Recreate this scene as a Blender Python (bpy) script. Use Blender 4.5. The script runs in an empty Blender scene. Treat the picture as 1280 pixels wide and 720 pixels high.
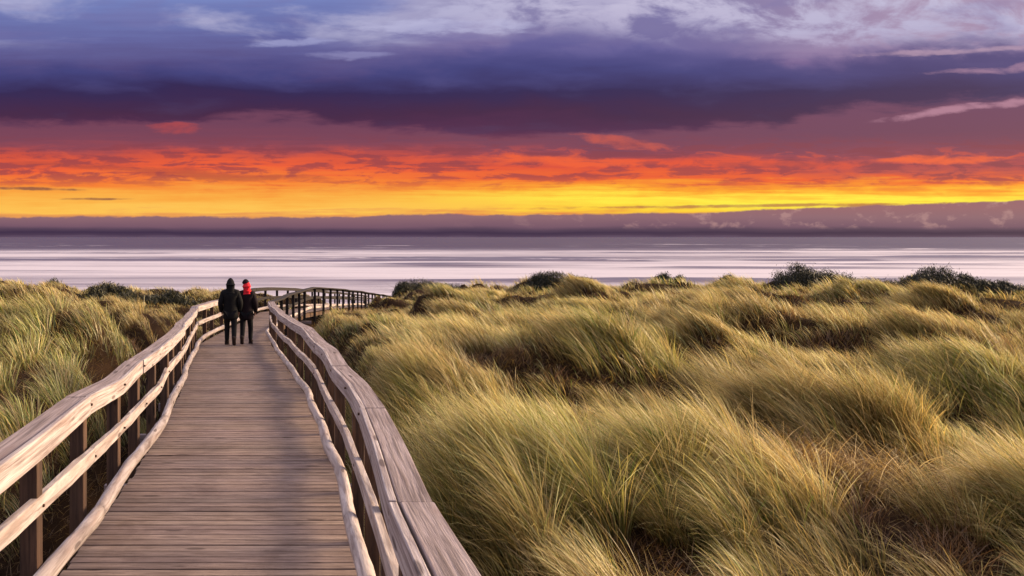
import bpy, bmesh, math, random
import numpy as np
from mathutils import Vector, Matrix
random.seed(7)
rng = np.random.default_rng(11)
C = bpy.context.scene.collection
R = math.radians
# the eye is the origin; x right, y away along the boardwalk, z up. Metres.

# ------------------------------------------------------------------ utilities
def lin(r, g, b):
    f = lambda c: (c/255/12.92) if c/255 <= .04045 else ((c/255+.055)/1.055)**2.4
    return (f(r), f(g), f(b), 1)

def hash2(i, j, s):
    n = (i.astype(np.int64)*374761393 + j.astype(np.int64)*668265263 + s*1274126177) & 0xffffffff
    n = ((n ^ (n >> 13))*1274126177) & 0xffffffff
    n = n ^ (n >> 16)
    return (n & 0xffff)/65535.0

def vnoise(x, y, s=0):
    x = np.asarray(x, float); y = np.asarray(y, float)
    i = np.floor(x); j = np.floor(y); fx = x-i; fy = y-j
    fx = fx*fx*(3-2*fx); fy = fy*fy*(3-2*fy)
    a = hash2(i, j, s); b = hash2(i+1, j, s); c = hash2(i, j+1, s); d = hash2(i+1, j+1, s)
    return ((a*(1-fx)+b*fx)*(1-fy)+(c*(1-fx)+d*fx)*fy)*2-1

def sstep(a, b, x):
    t = np.clip((x-a)/(b-a), 0, 1)
    return t*t*(3-2*t)

def tag(o, label=None, cat=None, group=None, kind=None):
    if label: o['label'] = label
    if cat: o['category'] = cat
    if group: o['group'] = group
    if kind: o['kind'] = kind
    return o

def empty(name, loc=(0, 0, 0), parent=None, rz=0):
    o = bpy.data.objects.new(name, None)
    C.objects.link(o)
    o.empty_display_size = .3
    if parent is not None:
        o.parent = parent
    o.location = loc
    o.rotation_euler = (0, 0, rz)
    return o

def mesh_obj(name, verts, faces, mat, parent=None, uvs=None, cols=None, smooth=False):
    me = bpy.data.meshes.new(name)
    me.from_pydata([tuple(v) for v in verts], [], faces)
    if uvs is not None:
        l = me.uv_layers.new(name='UVMap')
        l.data.foreach_set('uv', np.array(uvs, dtype=np.float32).ravel())
    if cols is not None:
        a = me.attributes.new('Col', 'FLOAT_COLOR', 'POINT')
        a.data.foreach_set('color', np.array(cols, dtype=np.float32).ravel())
    if smooth:
        me.polygons.foreach_set('use_smooth', [True]*len(me.polygons))
    me.update()
    o = bpy.data.objects.new(name, me)
    C.objects.link(o)
    if mat: me.materials.append(mat)
    if parent is not None: o.parent = parent
    return o

# ------------------------------------------------------------------ node helpers
class NT:
    def __init__(s, tree): s.t = tree
    def n(s, typ, **kw):
        nd = s.t.nodes.new(typ)
        for k, v in kw.items(): setattr(nd, k, v)
        return nd
    def put(s, sock, v):
        if isinstance(v, bpy.types.NodeSocket): s.t.links.new(v, sock)
        elif v is not None: sock.default_value = v
    def m(s, op, a, b=None, c=None, clamp=False):
        nd = s.n('ShaderNodeMath', operation=op); nd.use_clamp = clamp
        s.put(nd.inputs[0], a); s.put(nd.inputs[1], b)
        if c is not None: s.put(nd.inputs[2], c)
        return nd.outputs[0]
    def add(s, a, b): return s.m('ADD', a, b)
    def sub(s, a, b): return s.m('SUBTRACT', a, b)
    def mul(s, a, b): return s.m('MULTIPLY', a, b)
    def div(s, a, b): return s.m('DIVIDE', a, b)
    def step(s, a, b, x):            # smooth step, a may exceed b
        nd = s.n('ShaderNodeMapRange', interpolation_type='SMOOTHSTEP')
        s.put(nd.inputs['Value'], x)
        lo, hi, t0, t1 = (a, b, 0, 1)
        if not isinstance(a, bpy.types.NodeSocket) and not isinstance(b, bpy.types.NodeSocket) and a > b:
            lo, hi, t0, t1 = b, a, 1, 0
        s.put(nd.inputs['From Min'], lo); s.put(nd.inputs['From Max'], hi)
        nd.inputs['To Min'].default_value = t0; nd.inputs['To Max'].default_value = t1
        return nd.outputs[0]
    def mix(s, f, a, b, mode='MIX'):
        nd = s.n('ShaderNodeMix', data_type='RGBA', blend_type=mode)
        s.put(nd.inputs['Factor'], f); s.put(nd.inputs['A'] if False else nd.inputs[6], a); s.put(nd.inputs[7], b)
        return nd.outputs[2]
    def comb(s, x, y, z):
        nd = s.n('ShaderNodeCombineXYZ')
        for i, v in enumerate((x, y, z)): s.put(nd.inputs[i], v)
        return nd.outputs[0]
    def noise(s, vec, scale=1, detail=4, rough=.5, dist=0, out='Fac'):
        nd = s.n('ShaderNodeTexNoise')
        s.put(nd.inputs['Vector'], vec)
        nd.inputs['Scale'].default_value = scale; nd.inputs['Detail'].default_value = detail
        nd.inputs['Roughness'].default_value = rough; nd.inputs['Distortion'].default_value = dist
        return nd.outputs[0] if out == 'Fac' else nd.outputs[1]
    def ramp(s, x, stops, interp='LINEAR'):
        nd = s.n('ShaderNodeValToRGB'); cr = nd.color_ramp; cr.interpolation = interp
        while len(cr.elements) > 1: cr.elements.remove(cr.elements[-1])
        cr.elements[0].position = stops[0][0]; cr.elements[0].color = stops[0][1]
        for p, c in stops[1:]:
            e = cr.elements.new(p); e.color = c
        s.put(nd.inputs[0], x)
        return nd.outputs[0]
    def curve(s, x, pts):
        """a float curve through (0..1, 0..1) points"""
        nd = s.n('ShaderNodeFloatCurve')
        c = nd.mapping.curves[0]
        c.points[0].location = pts[0]; c.points[1].location = pts[-1]
        for p in pts[1:-1]: c.points.new(*p)
        nd.mapping.update()
        s.put(nd.inputs['Value'], x)
        return nd.outputs[0]

def new_mat(name):
    m = bpy.data.materials.new(name); m.use_nodes = True
    t = m.node_tree
    b = t.nodes['Principled BSDF']
    return m, NT(t), b

# ------------------------------------------------------------------ boardwalk lines
YS   = [-2, 0, 2, 4.27, 7.2, 11.3, 14, 16.8, 19.2, 21.6, 25, 29, 33, 42, 70]
DZ   = [-1.86, -1.96, -2.07, -2.175, -2.31, -2.50, -2.66, -2.80, -2.87, -2.94, -3.00, -3.04, -3.33, -4.10, -6.75]
XL   = [-1.50, -1.50, -1.50, -1.565, -1.66, -1.96, -2.27, -2.58, -2.80, -2.62, -2.25, -1.77, -.95, .90, 6.6]
XR   = [.40, .40, .38, .425, .335, .04, -.25, -.58, -.88, -1.07, -.62, .15, .95, 2.8, 8.5]
def deck_z(y): return np.interp(y, YS, DZ)
def left_x(y): return np.interp(y, YS, XL)
def right_x(y): return np.interp(y, YS, XR)

# ------------------------------------------------------------------ terrain height
MOUNDS = [  # x, y, radius x, radius y, height
    # foreground right
    (2.15, 7.6, 1.5, 1.1, .50), (4.5, 7.6, 1.2, 1.0, .42), (6.9, 9.6, 1.9, 1.1, .62), (7.2, 6.3, 1.2, .9, .40),
    (2.0, 11.6, 1.3, 1.1, .40), (5.5, 13.4, 1.6, 1.3, .26), (10.8, 12.0, 1.5, 1.2, .4), (8.1, 15.4, 1.4, .9, .42), (3.4, 15.4, 1.5, .9, .36), (10.6, 18.4, 1.9, 1.1, .5),
    (14.4, 16.6, 1.4, 1.0, .4), (17.3, 19.8, 1.6, 1.1, .42), (7.3, 20.5, 1.6, 1.0, .42), (3.2, 19.6, 1.5, 1.0, .12), (5.4, 23.5, 1.5, 1.0, .2), (13.6, 23.0, 1.7, 1.1, .46), (20.5, 24.0, 1.9, 1.2, .45),
    (10.0, 26.5, 1.7, 1.1, .44), (16.6, 28.5, 2.0, 1.2, .46), (7.0, 29.0, 1.6, 1.1, .22), (24.0, 30.0, 2.1, 1.3, .45), (12.6, 32.5, 1.9, 1.2, .46), (20.0, 34.5, 2.2, 1.3, .46), (8.8, 36.0, 1.9, 1.2, .4), (28.0, 36.0, 2.4, 1.4, .45),
    (7.2, 45, 4.2, 10, -.62), (2.2, 27, 1.6, 6, -.25),
    # dune crest, right
    (15.8, 46.5, 2.6, 2.6, .55), (20.0, 45, 1.8, 1.6, .1), (23.4, 46.5, 1.5, 2.4, .35), (26.4, 45.5, 1.4, 2.2, .25), (31.9, 46.2, 2.6, 2.6, 1.0),
    (37.4, 45.2, 2.2, 2.4, .6), (40.2, 44.6, 2.4, 2.2, .45), (46.5, 43, 3, 2.4, .35), (12.2, 44, 1.6, 1.6, .4), (52, 43, 4, 2.4, .5),
    # beside the far bend
    (1.9, 25.0, 1.7, 1.6, .18),
    # left flank
    (-4.5, 14.0, 2.4, 2.6, .6), (-8.5, 12.5, 3.0, 3.0, .45), (-12.0, 32, 5.0, 3.0, .25), (-16, 30, 4.0, 3.0, .1),
    (-5.5, 9.0, 1.8, 1.6, .35),
]
def height(x, y):
    x = np.asarray(x, float); y = np.asarray(y, float)
    cx = (left_x(y)+right_x(y))/2
    dx = x-cx
    # right hand field
    gr = np.interp(y, [-5, 4, 10, 20, 30, 45, 55, 75, 110, 150], [-2.75, -2.85, -2.95, -3.15, -3.45, -4.05, -4.6, -7.2, -10.2, -12.5])
    gl = np.interp(y, [-5, 4, 10, 18, 26, 36, 50, 75, 110, 150], [-2.75, -2.75, -2.68, -2.72, -3.15, -3.75, -5.0, -8.5, -10.8, -12.5])
    k = sstep(-1.5, 1.5, dx)
    base = gl*(1-k)+gr*k
    base = base + (1-k)*np.clip(-dx-2, 0, 14)*.055*sstep(60, 30, y)
    n = .34*vnoise(x/5.1, y/3.4, 3) + .16*vnoise(x/2.1+.3*y, y/1.7, 5) + .06*vnoise(x/.8, y/.8, 9)
    rough = np.interp(y, [0, 8, 16, 60], [.25, .45, 1.0, 1.3])
    z = base + n*rough
    for (mx, my, rx, ry, h) in MOUNDS:
        f = np.where(y < my, .66 if mx > 0 else 1.0, 1.15)
        k = 1.6 if (11 < my < 40 and mx > my*.27) else 1.1
        z = z + k*h*np.exp(-((x-mx)/rx)**2-((y-my)/(ry*f))**2)
    hum = vnoise(x/1.9+11+.15*y, y/1.9+4, 61)           # small hummocks with a sharp brow
    hum2 = vnoise(x/.95+3, y/1.0+8, 62)
    z = z + rough*(.50*sstep(.0, .5, hum)+.18*sstep(.1, .5, hum2))*sstep(9, 15, y)*sstep(62, 50, y)
    # cutting that carries the boardwalk
    d = np.abs(dx)
    w = sstep(2.7, 1.6, d)*sstep(75, 60, y)
    z = z*(1-w) + np.minimum(z, deck_z(y)-np.interp(y, [12, 22], [1.35, .6]))*w
    # seaward slope beyond the crest stays smooth
    return z

def axis(lo, hi, fine_lo, fine_hi, step, grow):
    a = [fine_lo]
    while a[-1] < fine_hi: a.append(a[-1]+step)
    s = step
    while a[-1] < hi: s *= grow; a.append(a[-1]+s)
    s = step; b = [fine_lo]
    while b[-1] > lo: s *= grow; b.append(b[-1]-s)
    return np.array(b[:0:-1]+a)

# ------------------------------------------------------------------ materials
def wood_material(name, c_dark, c_light, c_stain, along=1.2, across=26, rough=.8, plank=False):
    m, g, b = new_mat(name)
    uv = g.n('ShaderNodeTexCoord').outputs['UV']
    mp = g.n('ShaderNodeMapping'); g.put(mp.inputs[0], uv); mp.inputs['Scale'].default_value = (along, across, 1)
    grain = g.noise(mp.outputs[0], 1.0, 7, .62, .6)
    mp2 = g.n('ShaderNodeMapping'); g.put(mp2.inputs[0], uv); mp2.inputs['Scale'].default_value = (1.3, 6, 1)
    blot = g.noise(mp2.outputs[0], 1.6, 5, .6)
    mp3 = g.n('ShaderNodeMapping'); g.put(mp3.inputs[0], uv); mp3.inputs['Scale'].default_value = (along*5, across*3.2, 1)
    fib = g.noise(mp3.outputs[0], 1.0, 4, .7)
    f = g.step(.22, .80, grain)
    col = g.mix(f, c_dark, c_light)
    col = g.mix(g.mul(g.step(.5, .72, blot), .65), col, c_stain)
    cr = g.step(.62, .70, fib)
    col = g.mix(g.mul(cr, .6), col, (c_dark[0]*.45, c_dark[1]*.45, c_dark[2]*.45, 1))
    if plank:
        ob = g.n('ShaderNodeTexCoord').outputs['Object']
        dirt = g.noise(ob, 1.4, 6, .65, .5)
        col = g.mix(g.mul(g.step(.46, .68, dirt), .5), col, (.12, .08, .065, 1))
        at = g.n('ShaderNodeAttribute'); at.attribute_name = 'Col'
        col = g.mix(1.0, col, at.outputs['Color'], 'MULTIPLY')
    # knots
    vo = g.n('ShaderNodeTexVoronoi'); mp4 = g.n('ShaderNodeMapping'); g.put(mp4.inputs[0], uv)
    mp4.inputs['Scale'].default_value = (1.7, 7, 1); g.put(vo.inputs['Vector'], mp4.outputs[0]); vo.inputs['Scale'].default_value = 1
    kn = g.step(.16, .09, vo.outputs['Distance'])
    col = g.mix(g.mul(kn, .7), col, (c_dark[0]*.35, c_dark[1]*.3, c_dark[2]*.3, 1))
    g.put(b.inputs['Base Color'], col)
    b.inputs['Roughness'].default_value = rough
    b.inputs['Specular IOR Level'].default_value = .3
    bp = g.n('ShaderNodeBump'); bp.inputs['Strength'].default_value = .9; bp.inputs['Distance'].default_value = .010
    g.put(bp.inputs['Height'], g.add(grain, g.mul(fib, .6)))
    g.put(b.inputs['Normal'], bp.outputs[0])
    return m

M_RAIL = wood_material('weathered_rail', (.13, .09, .085, 1), (.52, .46, .45, 1), (.28, .20, .18, 1), along=1.6, across=42)
M_CAP = wood_material('weathered_cap', (.085, .06, .055, 1), (.37, .30, .295, 1), (.19, .13, .115, 1), along=1.5, across=44)
M_POLE = wood_material('pale_pole', (.16, .115, .10, 1), (.55, .48, .46, 1), (.34, .25, .22, 1), along=1.8, across=18)
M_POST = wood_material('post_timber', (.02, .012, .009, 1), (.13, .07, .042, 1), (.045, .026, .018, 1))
M_DECK = wood_material('deck_board', (.13, .09, .075, 1), (.34, .255, .215, 1), (.225, .16, .135, 1), along=3.0, across=30, plank=True)

def grass_material():
    m, g, b = new_mat('marram_grass')
    at = g.n('ShaderNodeAttribute'); at.attribute_name = 'Col'
    dif = g.n('ShaderNodeBsdfDiffuse'); tr = g.n('ShaderNodeBsdfTranslucent'); gl = g.n('ShaderNodeBsdfGlossy')
    g.put(dif.inputs[0], at.outputs['Color']); g.put(tr.inputs[0], at.outputs['Color'])
    gl.inputs['Roughness'].default_value = .45; gl.inputs['Color'].default_value = (1, .95, .85, 1)
    m1 = g.n('ShaderNodeMixShader'); m1.inputs[0].default_value = .40
    g.t.links.new(dif.outputs[0], m1.inputs[1]); g.t.links.new(tr.outputs[0], m1.inputs[2])
    m2 = g.n('ShaderNodeMixShader'); m2.inputs[0].default_value = .05
    g.t.links.new(m1.outputs[0], m2.inputs[1]); g.t.links.new(gl.outputs[0], m2.inputs[2])
    out = [n for n in g.t.nodes if n.type == 'OUTPUT_MATERIAL'][0]
    g.t.links.new(m2.outputs[0], out.inputs[0])
    g.t.nodes.remove(b)
    return m
M_GRASS = grass_material()

M_FAR = wood_material('backlit_tone_timber', (.006, .004, .004, 1), (.022, .015, .013, 1), (.012, .008, .007, 1))  # far railing wood; its backlit silhouette is put into the near-black colour

def ground_material():
    m, g, b = new_mat('dune_soil')
    p = g.n('ShaderNodeTexCoord').outputs['Object']
    n1 = g.noise(p, .9, 6, .6); n2 = g.noise(p, 14, 5, .7)
    c = g.mix(g.step(.35, .65, n1), (.012, .007, .005, 1), (.030, .017, .010, 1))
    c = g.mix(g.mul(n2, .4), c, (.05, .028, .014, 1))
    sp = g.n('ShaderNodeSeparateXYZ'); g.put(sp.inputs[0], p)
    c = g.mix(g.step(-7.5, -9.8, sp.outputs[2]), c, (.30, .25, .21, 1))
    g.put(b.inputs['Base Color'], c); b.inputs['Roughness'].default_value = 1; b.inputs['Specular IOR Level'].default_value = .05
    bp = g.n('ShaderNodeBump'); bp.inputs['Distance'].default_value = .05; g.put(bp.inputs['Height'], n2)
    g.put(b.inputs['Normal'], bp.outputs[0])
    return m

def plain(name, col, rough=.8, noise_scale=60, var=.25, bump=.003, sheen=0):
    m, g, b = new_mat(name)
    p = g.n('ShaderNodeTexCoord').outputs['Object']
    n = g.noise(p, noise_scale, 4, .6)
    c = g.mix(n, tuple(v*(1-var) for v in col[:3])+(1,), tuple(min(1, v*(1+var)) for v in col[:3])+(1,))
    g.put(b.inputs['Base Color'], c); b.inputs['Roughness'].default_value = rough
    b.inputs['Sheen Weight'].default_value = sheen; b.inputs['Specular IOR Level'].default_value = .15
    bp = g.n('ShaderNodeBump'); bp.inputs['Distance'].default_value = bump; g.put(bp.inputs['Height'], n)
    g.put(b.inputs['Normal'], bp.outputs[0])
    return m

# ------------------------------------------------------------------ ground sheet
gx = axis(-700, 900, -16, 24, .24, 1.06)
gy = axis(-60, 160, -2, 40, .24, 1.04)
X, Y = np.meshgrid(gx, gy)
Z = height(X, Y)
nx, ny = len(gx), len(gy)
verts = np.stack([X.ravel(), Y.ravel(), Z.ravel()], 1)
ii = np.arange(nx*ny).reshape(ny, nx)
fc = np.stack([ii[:-1, :-1].ravel(), ii[:-1, 1:].ravel(), ii[1:, 1:].ravel(), ii[1:, :-1].ravel()], 1)
o = mesh_obj('ground', verts, fc.tolist(), ground_material(), smooth=True)
tag(o, kind='structure')

# ------------------------------------------------------------------ sea
SEA = -11.0
sy = [112.0]
while sy[-1] < 800: sy.append(sy[-1]+.9+ (sy[-1]-112)*.004)
while sy[-1] < 16000: sy.append(sy[-1]*1.07)
sy = np.array(sy)
sx = axis(-16000, 16000, -260, 760, 6.0, 1.12)
X, Y = np.meshgrid(sx, sy)
Z = np.full_like(X, SEA)
BREAK = [(186, 20, 330, .5), (228, -500, -60, .3), (262, 90, 220, .5), (288, 36, 78, 1.9), (300, 170, 420, .5), (345, -350, 700, .8), (372, 20, 160, 1.1), (410, 260, 900, .7), (490, -600, 900, .6)]
for (by, x0, x1, h) in BREAK:
    line = by + 9*vnoise(X/90, X*0+by, 4) + 3*vnoise(X/22, X*0+by, 6)
    d = Y-line
    amp = h*sstep(x0-40, x0+60, X)*sstep(x1+40, x1-60, X)*(.65+.35*vnoise(X/45, X*0+by, 8))
    prof = np.where(d < 0, np.exp(-(d/1.6)**2), np.exp(-(d/9.0)**2))
    Z = Z + amp*prof
FO = np.zeros(X.shape+(4,)); FO[..., 3] = 1
for (by, x0, x1, h) in BREAK:
    line = by + 9*vnoise(X/90, X*0+by, 4) + 3*vnoise(X/22, X*0+by, 6)
    ext = sstep(x0-40, x0+30, X)*sstep(x1+40, x1-40, X)*(1 if h > 1.4 else sstep(-.55, .1, vnoise(X/60, X*0+by, 9))*min(1, h*1.2))
    d = Y-line
    FO[..., 1] = np.maximum(FO[..., 1], ext*sstep(-10-h*22, -5-h*8, d)*sstep(1.5, -.5, d))
    FO[..., 0] = np.maximum(FO[..., 0], ext*sstep(0, 2, d)*sstep(30, 6, d)*.9)
Z = Z + .05*vnoise(X/14, Y/3, 2)*sstep(16000, 2500, Y)
nx, ny = len(sx), len(sy)
ii = np.arange(nx*ny).reshape(ny, nx)
fc = np.stack([ii[:-1, :-1].ravel(), ii[:-1, 1:].ravel(), ii[1:, 1:].ravel(), ii[1:, :-1].ravel()], 1)
m, g, b = new_mat('surf_water')
p = g.n('ShaderNodeTexCoord').outputs['Object']
sp = g.n('ShaderNodeSeparateXYZ'); g.put(sp.inputs[0], p)
px, py, pz = sp.outputs
# wash: long streaks of foam parallel to the shore, thinning out to sea
lg = g.m('LOGARITHM', g.m('MAXIMUM', py, 50.0), 2.718)
v1 = g.comb(g.mul(px, .0028), g.mul(lg, 9.0), 0.0)
s1 = g.noise(v1, 1.0, 5, .55, .25)
v2 = g.comb(g.mul(px, .022), g.mul(lg, 30.0), 3.0)
s2 = g.noise(v2, 1.0, 4, .6, .2)
v3 = g.comb(g.mul(px, .09), g.mul(lg, 90.0), 7.0)
s3 = g.noise(v3, 1.0, 4, .6)
s = g.add(g.add(g.mul(s1, .56), g.mul(s2, .30)), g.mul(s3, .14))
wob = g.noise(g.comb(g.mul(px, .0035), g.mul(lg, 3.0), 11.0), 1, 3, .5)
pos = g.div(g.sub(g.add(lg, g.mul(g.sub(wob, .5), .16)), 4.72), 1.83)
gr = lambda v: (v, v, v, 1)
bands = g.ramp(pos, [(0, gr(.72)), (.19, gr(.70)), (.23, gr(.42)), (.29, gr(.50)), (.34, gr(.95)), (.56, gr(.92)), (.61, gr(.30)), (.68, gr(.26)), (.72, gr(.72)), (.86, gr(.66)), (.96, gr(.05)), (1, gr(0))])
near = g.step(800, 520, py)
at = g.n('ShaderNodeAttribute'); at.attribute_name = 'Col'
sa = g.n('ShaderNodeSeparateXYZ'); g.put(sa.inputs[0], at.outputs['Color'])
foam = g.m('ADD', bands, g.mul(g.sub(s, .5), 3.4), clamp=True)
foam = g.mul(foam, g.step(-.05, .25, bands))
foam = g.m('ADD', foam, sa.outputs[0], clamp=True)
foam = g.m('SUBTRACT', foam, sa.outputs[1], clamp=True)
foam = g.m('MAXIMUM', foam, g.mul(g.step(.56, .62, s), g.step(1500, 700, py)))
deep = g.mix(near, (.040, .027, .055, 1), (.115, .095, .135, 1))
col = g.mix(foam, deep, (.47, .43, .475, 1))
g.put(b.inputs['Base Color'], col)
g.put(b.inputs['Roughness'], g.add(.42, g.mul(foam, .4)))
b.inputs['IOR'].default_value = 1.33
b.inputs['Specular IOR Level'].default_value = .35
bp = g.n('ShaderNodeBump'); bp.inputs['Strength'].default_value = .7; bp.inputs['Distance'].default_value = .5
g.put(bp.inputs['Height'], g.add(s2, g.mul(s3, .6))); g.put(b.inputs['Normal'], bp.outputs[0])
o = mesh_obj('sea', np.stack([X.ravel(), Y.ravel(), Z.ravel()], 1), fc.tolist(), m, cols=FO.reshape(-1, 4), smooth=True)
tag(o, kind='structure')

# ------------------------------------------------------------------ boardwalk
walk = empty('boardwalk', (0, 0, 0))
tag(walk, 'weathered timber boardwalk with wavy handrails winding down through dune grass to the beach', 'boardwalk')

def box(vs, fs, uvs, cols, c, sx, sy, sz, col=(1, 1, 1, 1), off=0, rot=0, along='x', tilt=0):
    """box centred at c; uv runs along 'x' or 'z' in metres"""
    n0 = len(vs)
    cr, srn = math.cos(rot), math.sin(rot)
    for dz in (-1, 1):
        for dy in (-1, 1):
            for dx in (-1, 1):
                x, y, z = dx*sx/2, dy*sy/2, dz*sz/2
                z += tilt*y
                vs.append((c[0]+x*cr-y*srn, c[1]+x*srn+y*cr, c[2]+z)); cols.append(col)
    loc = [((i & 1)*sx, ((i >> 1) & 1)*sy, ((i >> 2) & 1)*sz) for i in range(8)]
    for f in ((0, 2, 3, 1), (4, 5, 7, 6), (0, 1, 5, 4), (2, 6, 7, 3), (0, 4, 6, 2), (1, 3, 7, 5)):
        fs.append([n0+i for i in f])
        for i in f:
            L = loc[i]
            if along == 'x': uvs.append((L[0]+off*3.1, L[1]+L[2]+off*1.7))
            elif along == 'z': uvs.append((L[2]+off*3.1, L[0]+L[1]+off*1.7))
            else: uvs.append((L[1]+off*3.1, L[0]+L[2]+off*1.7))

# deck: planks laid across, one mesh
vs, fs, uvs, cols = [], [], [], []
y = -2.0; k = 0
while y < 70:
    pw = .104 if y < 30 else .28
    yc = y+pw/2
    xl = float(left_x(yc))+.0+random.uniform(-.012, .012)
    xr = float(right_x(yc))-.0+random.uniform(-.012, .012)
    t = random.uniform(.80, 1.10)
    if random.random() < .07: t *= .72
    cc = (t, t*random.uniform(.96, 1.0), t*random.uniform(.93, 1.0), 1)
    sl = float((deck_z(yc+.5)-deck_z(yc-.5)))
    z = float(deck_z(yc)) - .02 + random.uniform(-.003, .003)
    n0 = len(vs)
    box(vs, fs, uvs, cols, ((xl+xr)/2, yc, z), xr-xl, pw-random.uniform(.011, .020), .04, cc, off=k, tilt=sl+random.uniform(-.02, .02), rot=random.uniform(-.002, .002))
    y += pw; k += 1
deck = mesh_obj('deck', vs, fs, M_DECK, walk, uvs, cols)
bv = deck.modifiers.new('bevel', 'BEVEL'); bv.width = .004; bv.segments = 1

# beams under the deck
for side in (-1, 1):
    vs, fs, uvs, cols = [], [], [], []
    yy = np.arange(-2, 70, 1.0)
    for a, c in zip(yy[:-1], yy[1:]):
        xa = float(left_x(a))+.12 if side < 0 else float(right_x(a))-.12
        xc = float(left_x(c))+.12 if side < 0 else float(right_x(c))-.12
        za, zc = float(deck_z(a))-.045, float(deck_z(c))-.045
        n0 = len(vs)
        for (x, yv, z) in ((xa, a, za), (xc, c, zc)):
            for dx, dz in ((-.035, 0), (.035, 0), (.035, -.18), (-.035, -.18)):
                vs.append((x+dx, yv, z+dz)); cols.append((1, 1, 1, 1))
        for i in range(4):
            j = (i+1) % 4
            fs.append([n0+i, n0+j, n0+4+j, n0+4+i]); uvs += [(a, i*.1), (a, i*.1+.1), (c, i*.1+.1), (c, i*.1)]
    mesh_obj('bearer', vs, fs, M_POST, walk, uvs)

def sweep(name, pts, section, mat, parent, jitter=0., voff=0., radial=None, caps=True):
    """sweep a closed section (side, up) along pts; uv u = metres along, v = metres round"""
    pts = np.array(pts, float)
    n = len(pts); k = len(section)
    tan = np.gradient(pts, axis=0); tan /= np.linalg.norm(tan, axis=1)[:, None]
    side = np.stack([tan[:, 1], -tan[:, 0], np.zeros(n)], 1); side /= np.linalg.norm(side, axis=1)[:, None]
    up = np.cross(side, tan)
    s = np.concatenate([[0], np.cumsum(np.linalg.norm(np.diff(pts, axis=0), axis=1))])
    sec = np.array(section, float)
    per = np.concatenate([[0], np.cumsum(np.linalg.norm(np.diff(np.vstack([sec, sec[:1]]), axis=0), axis=1))])
    vs = []
    for i in range(n):
        for j in range(k):
            f = 1.0
            if jitter:
                f = 1+jitter*float(vnoise(s[i]*2.2+voff, j*1.7+voff, 31))+.6*jitter*float(vnoise(s[i]*7+voff, j*2.7, 37))
            vs.append(pts[i]+side[i]*sec[j, 0]*f+up[i]*sec[j, 1]*f)
    fs, uvs = [], []
    for i in range(n-1):
        for j in range(k):
            j2 = (j+1) % k
            fs.append([i*k+j, i*k+j2, (i+1)*k+j2, (i+1)*k+j])
            uvs += [(s[i]+voff, per[j]+voff), (s[i]+voff, per[j+1]+voff), (s[i+1]+voff, per[j+1]+voff), (s[i+1]+voff, per[j]+voff)]
    if caps:
        fs.append(list(range(k))[::-1]); uvs += [(sec[j][0], sec[j][1]) for j in range(k)][::-1]
        fs.append([(n-1)*k+j for j in range(k)]); uvs += [(sec[j][0], sec[j][1]) for j in range(k)]
    return vs, fs, uvs

M_BOLT = plain('rusty_bolt', (.06, .03, .02), .6, 200, .4)
bm = bmesh.new()
bmesh.ops.create_cone(bm, cap_ends=True, segments=12, radius1=.011, radius2=.009, depth=.016, matrix=Matrix.Rotation(R(90), 4, 'Y'))
BOLT = bpy.data.meshes.new('bolt'); bm.to_mesh(BOLT); bm.free(); BOLT.materials.append(M_BOLT)

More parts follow.
